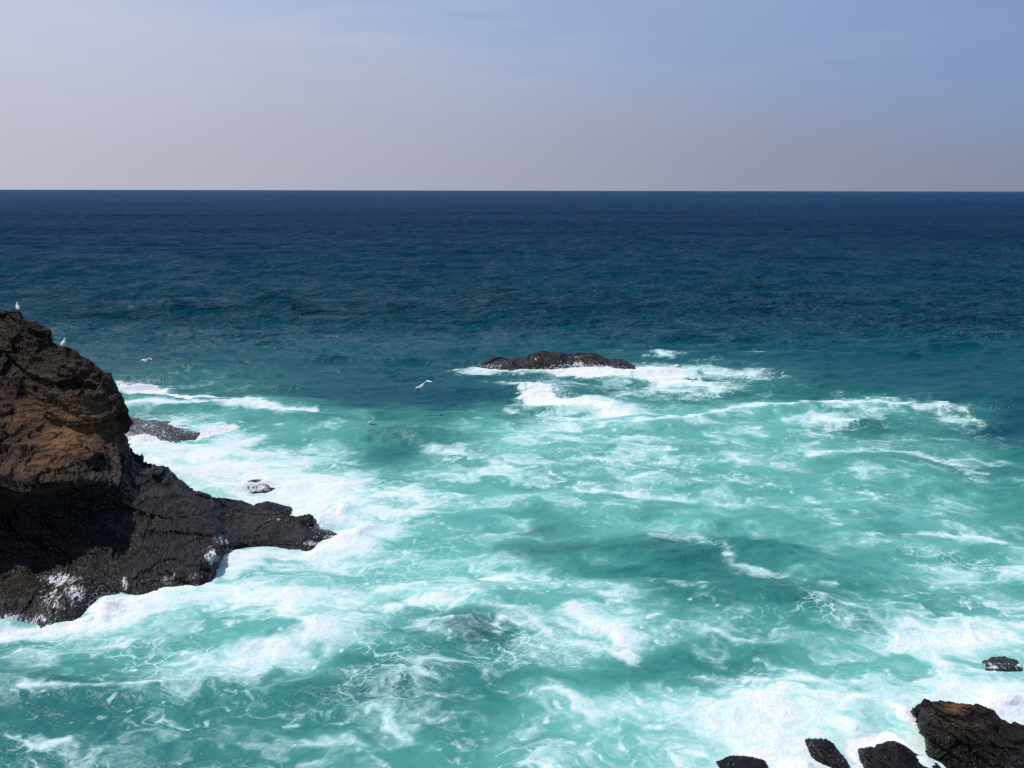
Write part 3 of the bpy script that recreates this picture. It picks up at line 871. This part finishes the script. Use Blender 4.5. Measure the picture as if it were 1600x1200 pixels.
ridge_rock('sea_rock', 'small dark rock with a white splash, surrounded by foam above the cliff point', [
    (366, 762, 764), (375, 757, 766), (392, 752, 768), (410, 753, 767), (425, 757, 765), (438, 761, 763)],
    front=1.3, back=1.0, amp=0.14, size=0.6, seed=41, n=(90, 60), group=RG, strata=0.03,
    wash=[(408, 760, 12, 9, 1.2), (374, 762, 12, 8, 1.1), (395, 766, 34, 4, 1.1), (428, 760, 10, 4, .8)])
ridge_rock('sea_rock', 'flat dark wedge rock lying behind the cliff point', [
    (392, 793, 798), (402, 787, 800), (416, 784, 800.5), (430, 789, 800), (444, 795, 799.5), (453, 799, 799.5)],
    front=0.9, back=0.9, amp=0.10, size=0.6, seed=43, n=(90, 60), group=RG, strata=0.04)
ridge_rock('sea_rock', 'dark rounded rock pair forming the outer tip beyond the wedge rock', [
    (416, 815, 822), (432, 808, 828), (450, 806, 832), (462, 808, 832), (472, 805, 832), (486, 806, 830), (491, 812, 828), (494, 820, 826)],
    front=1.0, back=0.9, amp=0.12, size=0.6, seed=47, n=(110, 70), group=RG, strata=0.04)
ridge_rock('sea_rock', 'small flat dark rock awash in foam near the right edge', [
    (1538, 1043, 1043.5), (1552, 1042.3, 1044), (1568, 1041, 1045), (1584, 1042, 1044.5), (1596, 1043, 1043.5)],
    front=0.7, back=0.6, amp=0.06, size=0.35, seed=53, taper=0.1, mat=WASHED_MAT, wet_shade=0.8, n=(90, 50), group=RG, strata=0.02, sink=.3,
    wash=[(1545, 1042, 30, 5, 1.0), (1540, 1038, 22, 5, 1.0), (1592, 1040, 10, 6, .9), (1568, 1037, 24, 3, .75)])


# ------------------------------------------------------------------ gulls
def plain(name, col, rough=0.6):
    m = bpy.data.materials.new(name)
    m.use_nodes = True
    g = Nodes(m.node_tree)
    out = g.n('ShaderNodeOutputMaterial')
    b = g.n('ShaderNodeBsdfPrincipled')
    pos = g.n('ShaderNodeNewGeometry').outputs['Position']
    n = g.noise(pos, 30.0, 3.0)
    g.link(g.mix(g.smooth(n, 0.3, 0.7, 0, 0.25), col, tuple(c * 0.8 for c in col[:3]) + (1,)), b.inputs['Base Color'])
    b.inputs['Roughness'].default_value = rough
    g.link(b.outputs[0], out.inputs[0])
    return m


FEATHER = [plain('white_feathers', (0.82, 0.82, 0.80, 1)), plain('grey_feathers', (0.76, 0.77, 0.78, 1)), plain('black_feathers', (0.03, 0.03, 0.03, 1)),
           plain('yellow_bill', (0.6, 0.35, 0.05, 1)), plain('pink_leg', (0.5, 0.28, 0.2, 1))]


def tube(V, Fc, Mi, path, rad, mat, nseg=12):
    """append a closed tapered tube"""
    b0 = len(V)
    path = [Vector(p) for p in path]
    for i, p in enumerate(path):
        d = (path[min(i + 1, len(path) - 1)] - path[max(i - 1, 0)]).normalized()
        a = d.cross(Vector((1, 0, 0)) if abs(d.x) < 0.9 else Vector((0, 0, 1))).normalized()
        c = d.cross(a)
        r = rad[i] if isinstance(rad[i], tuple) else (rad[i], rad[i])
        for k in range(nseg):
            t = 2 * math.pi * k / nseg
            V.append(p + a * math.cos(t) * r[0] + c * math.sin(t) * r[1])
    for i in range(len(path) - 1):
        for k in range(nseg):
            k2 = (k + 1) % nseg
            Fc.append((b0 + i * nseg + k, b0 + i * nseg + k2, b0 + (i + 1) * nseg + k2, b0 + (i + 1) * nseg + k))
            Mi.append(mat(i) if callable(mat) else mat)
    Fc.append(tuple(b0 + k for k in reversed(range(nseg))))
    Mi.append(mat(0) if callable(mat) else mat)
    Fc.append(tuple(b0 + (len(path) - 1) * nseg + k for k in range(nseg)))
    Mi.append(mat(len(path) - 2) if callable(mat) else mat)


def finish(name, V, Fc, Mi, mats, parent=None, sub=1):
    me = bpy.data.meshes.new(name)
    me.from_pydata([tuple(v) for v in V], [], Fc)
    for m in mats:
        me.materials.append(m)
    me.polygons.foreach_set('material_index', Mi)
    me.polygons.foreach_set('use_smooth', [True] * len(Fc))
    ob = bpy.data.objects.new(name, me)
    scene.collection.objects.link(ob)
    if parent:
        ob.parent = parent
    if sub:
        s = ob.modifiers.new('subdivision', 'SUBSURF')
        s.levels = s.render_levels = sub
    return ob


def standing_gull(loc, heading, label, tilt=0.0):
    """faces local +X"""
    root = bpy.data.objects.new('seagull', None)
    scene.collection.objects.link(root)
    root.location, root.rotation_euler = loc, (0, tilt, heading)
    root.scale = (1.15, 1.15, 1.15)
    tag(root, label, 'seagull', 'gulls standing on the cliff')
    V, Fc, Mi = [], [], []
    tube(V, Fc, Mi, [(-.20, 0, .08), (-.15, 0, .11), (-.09, 0, .15), (-.02, 0, .20), (.04, 0, .26), (.07, 0, .32), (.08, 0, .37), (.085, 0, .41), (.10, 0, .445), (.11, 0, .46)],
         [(.012, .03), (.035, .045), (.066, .072), (.086, .088), (.078, .08), (.054, .056), (.042, .042), (.046, .044), (.036, .034), (.012, .012)], 0)
    body = finish('body', V, Fc, Mi, FEATHER, root)
    for s in (-1, 1):
        V, Fc, Mi = [], [], []
        tube(V, Fc, Mi, [(.05, s * .066, .30), (-.01, s * .084, .235), (-.09, s * .07, .16), (-.17, s * .03, .10), (-.25, s * .012, .05)],
             [(.012, .04), (.014, .058), (.014, .05), (.01, .03), (.004, .008)], lambda i: 2 if i >= 3 else 1, 10)
        finish('wing', V, Fc, Mi, FEATHER, root)
        V, Fc, Mi = [], [], []
        tube(V, Fc, Mi, [(0, s * .035, .15), (.005, s * .035, .08), (0, s * .035, .0)], [.012, .008, .009], 0, 8)
        tube(V, Fc, Mi, [(-.01, s * .035, .006), (.06, s * .035, .004)], [(.008, .008), (.004, .03)], 0, 8)
        finish('leg', V, Fc, Mi, [FEATHER[4]], root, 0)
    V, Fc, Mi = [], [], []
    tube(V, Fc, Mi, [(.10, 0, .435), (.145, 0, .43), (.17, 0, .418)], [(.013, .015), (.009, .013), (.003, .004)], 0, 8)
    finish('beak', V, Fc, Mi, [FEATHER[3]], root, 0)
    return root


def flying_gull(loc, rot, label, dihedral=(25, -35), span=0.62, size=1.25):
    """flies along local +X, wings along +-Y; dihedral = inner, outer wing angle in degrees"""
    root = bpy.data.objects.new('seagull', None)
    scene.collection.objects.link(root)
    root.location, root.rotation_euler = loc, rot
    root.scale = (size, size, size)
    tag(root, label, 'seagull', 'gulls in flight over the bay')
    V, Fc, Mi = [], [], []
    tube(V, Fc, Mi, [(-.27, 0, .0), (-.2, 0, .0), (-.12, 0, 0), (-.02, 0, 0), (.08, 0, .0), (.15, 0, .01), (.19, 0, .02), (.225, 0, .02), (.25, 0, .012)],
         [(.008, .07), (.02, .05), (.05, .055), (.072, .075), (.062, .064), (.042, .042), (.038, .038), (.03, .03), (.01, .01)], 0)
    body = finish('body', V, Fc, Mi, FEATHER, root)
    for s in (-1, 1):
        a1, a2 = math.radians(dihedral[0]), math.radians(dihedral[1])
        y0, z0 = .05, .03
        y1, z1 = y0 + span * .42 * math.cos(a1), z0 + span * .42 * math.sin(a1)
        y2, z2 = y1 + span * .58 * math.cos(a2), z1 + span * .58 * math.sin(a2)
        pts = []
        for t in np.linspace(0, 1, 5)[:-1]:
            pts.append((y0 + (y1 - y0) * t, z0 + (z1 - z0) * t, 0.05 * t))
        for t in np.linspace(0, 1, 7):
            pts.append((y1 + (y2 - y1) * t, z1 + (z2 - z1) * t, 0.05 - 0.20 * t ** 1.4))
        V, Fc, Mi = [], [], []
        n = len(pts)
        for i, (y, z, x) in enumerate(pts):
            q = i / (n - 1)
            chord = .17 * (1 - q ** 2.2) + .012
            th = .014 * (1 - q) + .003
            prof = [(.0, 0), (-.12, 1), (-.45, .8), (-1, .1), (-1, -.1), (-.45, -.5), (-.12, -.6)]
            for (cx, cz) in prof:
                V.append((x + .07 + cx * chord, s * y, z + cz * th))
        k = 7
        for i in range(n - 1):
            for j in range(k):
                j2 = (j + 1) % k
                f = (i * k + j, i * k + j2, (i + 1) * k + j2, (i + 1) * k + j)
                Fc.append(f if s > 0 else f[::-1])
                Mi.append(2 if i >= n - 3 else (1 if j in (0, 1, 2) else 0))
        Fc.append(tuple(range(k)))
        Mi.append(0)
        Fc.append(tuple((n - 1) * k + j for j in range(k)))
        Mi.append(2)
        finish('wing', V, Fc, Mi, FEATHER, root, 1)
    V, Fc, Mi = [], [], []
    tube(V, Fc, Mi, [(.245, 0, .014), (.275, 0, .008), (.295, 0, -.002)], [(.011, .013), (.008, .01), (.002, .003)], 0, 8)
    finish('beak', V, Fc, Mi, [FEATHER[3]], root, 0)
    return root


def perch(u, vmax):
    """highest visible cliff point near image column u"""
    pu, pv = project(CLIFF)
    m = (np.abs(pu - u) < 3.0)
    idx = np.where(m.ravel())[0]
    i = idx[np.argmin(pv.ravel()[idx])]
    return CLIFF.reshape(-1, 3)[i]


p = perch(27, 480)
standing_gull((p[0], p[1], p[2] - .02), math.radians(118), 'white gull standing on the topmost crest of the cliff, at its left end')
p = perch(98, 530)
standing_gull((p[0], p[1], p[2] - .02), math.radians(72), 'white gull standing upright lower down on the sloping crest of the cliff')
flying_gull(tuple(at(228, 563, 76)), (math.radians(-12), math.radians(-4), math.radians(78)), 'white gull gliding low just right of the cliff crest', (16, -45), .56)
flying_gull(tuple(at(659, 603, 80)), (math.radians(-33), math.radians(-8), math.radians(72)), 'largest flying gull, banking with both wings spread over open water left of the islet', (8, -34), .68, 1.85)
flying_gull(tuple(at(580, 659, 75.5)), (math.radians(-48), math.radians(-5), math.radians(60)), 'smallest flying gull, banking low over the turquoise water', (10, -25), .46, 1.4)


# ------------------------------------------------------------------ spray thrown up where the swell meets rock
def build_spray():
    rnd = random.Random(12)
    V, Fc = [], []
    for (u, v, ru, rv, up, n, r) in SPRAY:
        for _ in range(n):
            p = sea(u + rnd.gauss(0, ru), v + rnd.gauss(0, rv))
            z = abs(rnd.gauss(0, up)) * rnd.random() + 0.05
            q = r * rnd.uniform(0.4, 1.3) * (0.5 if z > up * 0.6 else 1.0)
            b0 = len(V)
            c = Vector((p[0] + rnd.gauss(0, .1), p[1], z))
            for d in ((1, 0, 0), (-1, 0, 0), (0, 1, 0), (0, -1, 0), (0, 0, 1), (0, 0, -1)):
                V.append(c + Vector(d) * q * rnd.uniform(0.7, 1.3))
            for a, b_, c_ in ((0, 2, 4), (2, 1, 4), (1, 3, 4), (3, 0, 4), (2, 0, 5), (1, 2, 5), (3, 1, 5), (0, 3, 5)):
                Fc.append((b0 + a, b0 + b_, b0 + c_))
    ob = add_mesh('sea_spray', V, Fc, plain('spray_droplets', (0.84, 0.85, 0.86, 1)), True)
    tag(ob, 'fine white spray thrown up along the rocks and the breaking wave crests', kind='stuff')


# u, v, spread across, spread in depth, height, drops, size
SPRAY = [
    (900, 578, 45, 2, .9, 900, .04), (965, 581, 22, 2, .6, 350, .04), (780, 574, 20, 2, .5, 250, .04),
    (850, 612, 26, 4, .7, 600, .035), (215, 600, 24, 3, .9, 500, .035), (225, 684, 30, 3, .8, 600, .03), (300, 676, 40, 4, .5, 400, .03),
    (398, 764, 16, 4, .7, 450, .025), (505, 828, 16, 8, .7, 450, .025), (345, 872, 10, 10, .8, 400, .016), (155, 948, 14, 10, 1.0, 450, .016),
    (60, 985, 40, 8, .6, 400, .014), (300, 915, 60, 6, .45, 350, .014), (1440, 1150, 12, 16, .7, 420, .010), (1400, 1140, 30, 12, .4, 260, .010),
    (1580, 1110, 40, 12, .6, 420, .010), (1330, 1180, 12, 10, .5, 240, .008), (1270, 1175, 20, 8, .4, 240, .008), (1520, 1040, 30, 5, .4, 220, .011),
    (330, 638, 90, 1, .35, 500, .03), (1300, 636, 120, 1.5, .3, 500, .03), (1500, 640, 40, 4, .4, 300, .03),
]
build_spray()
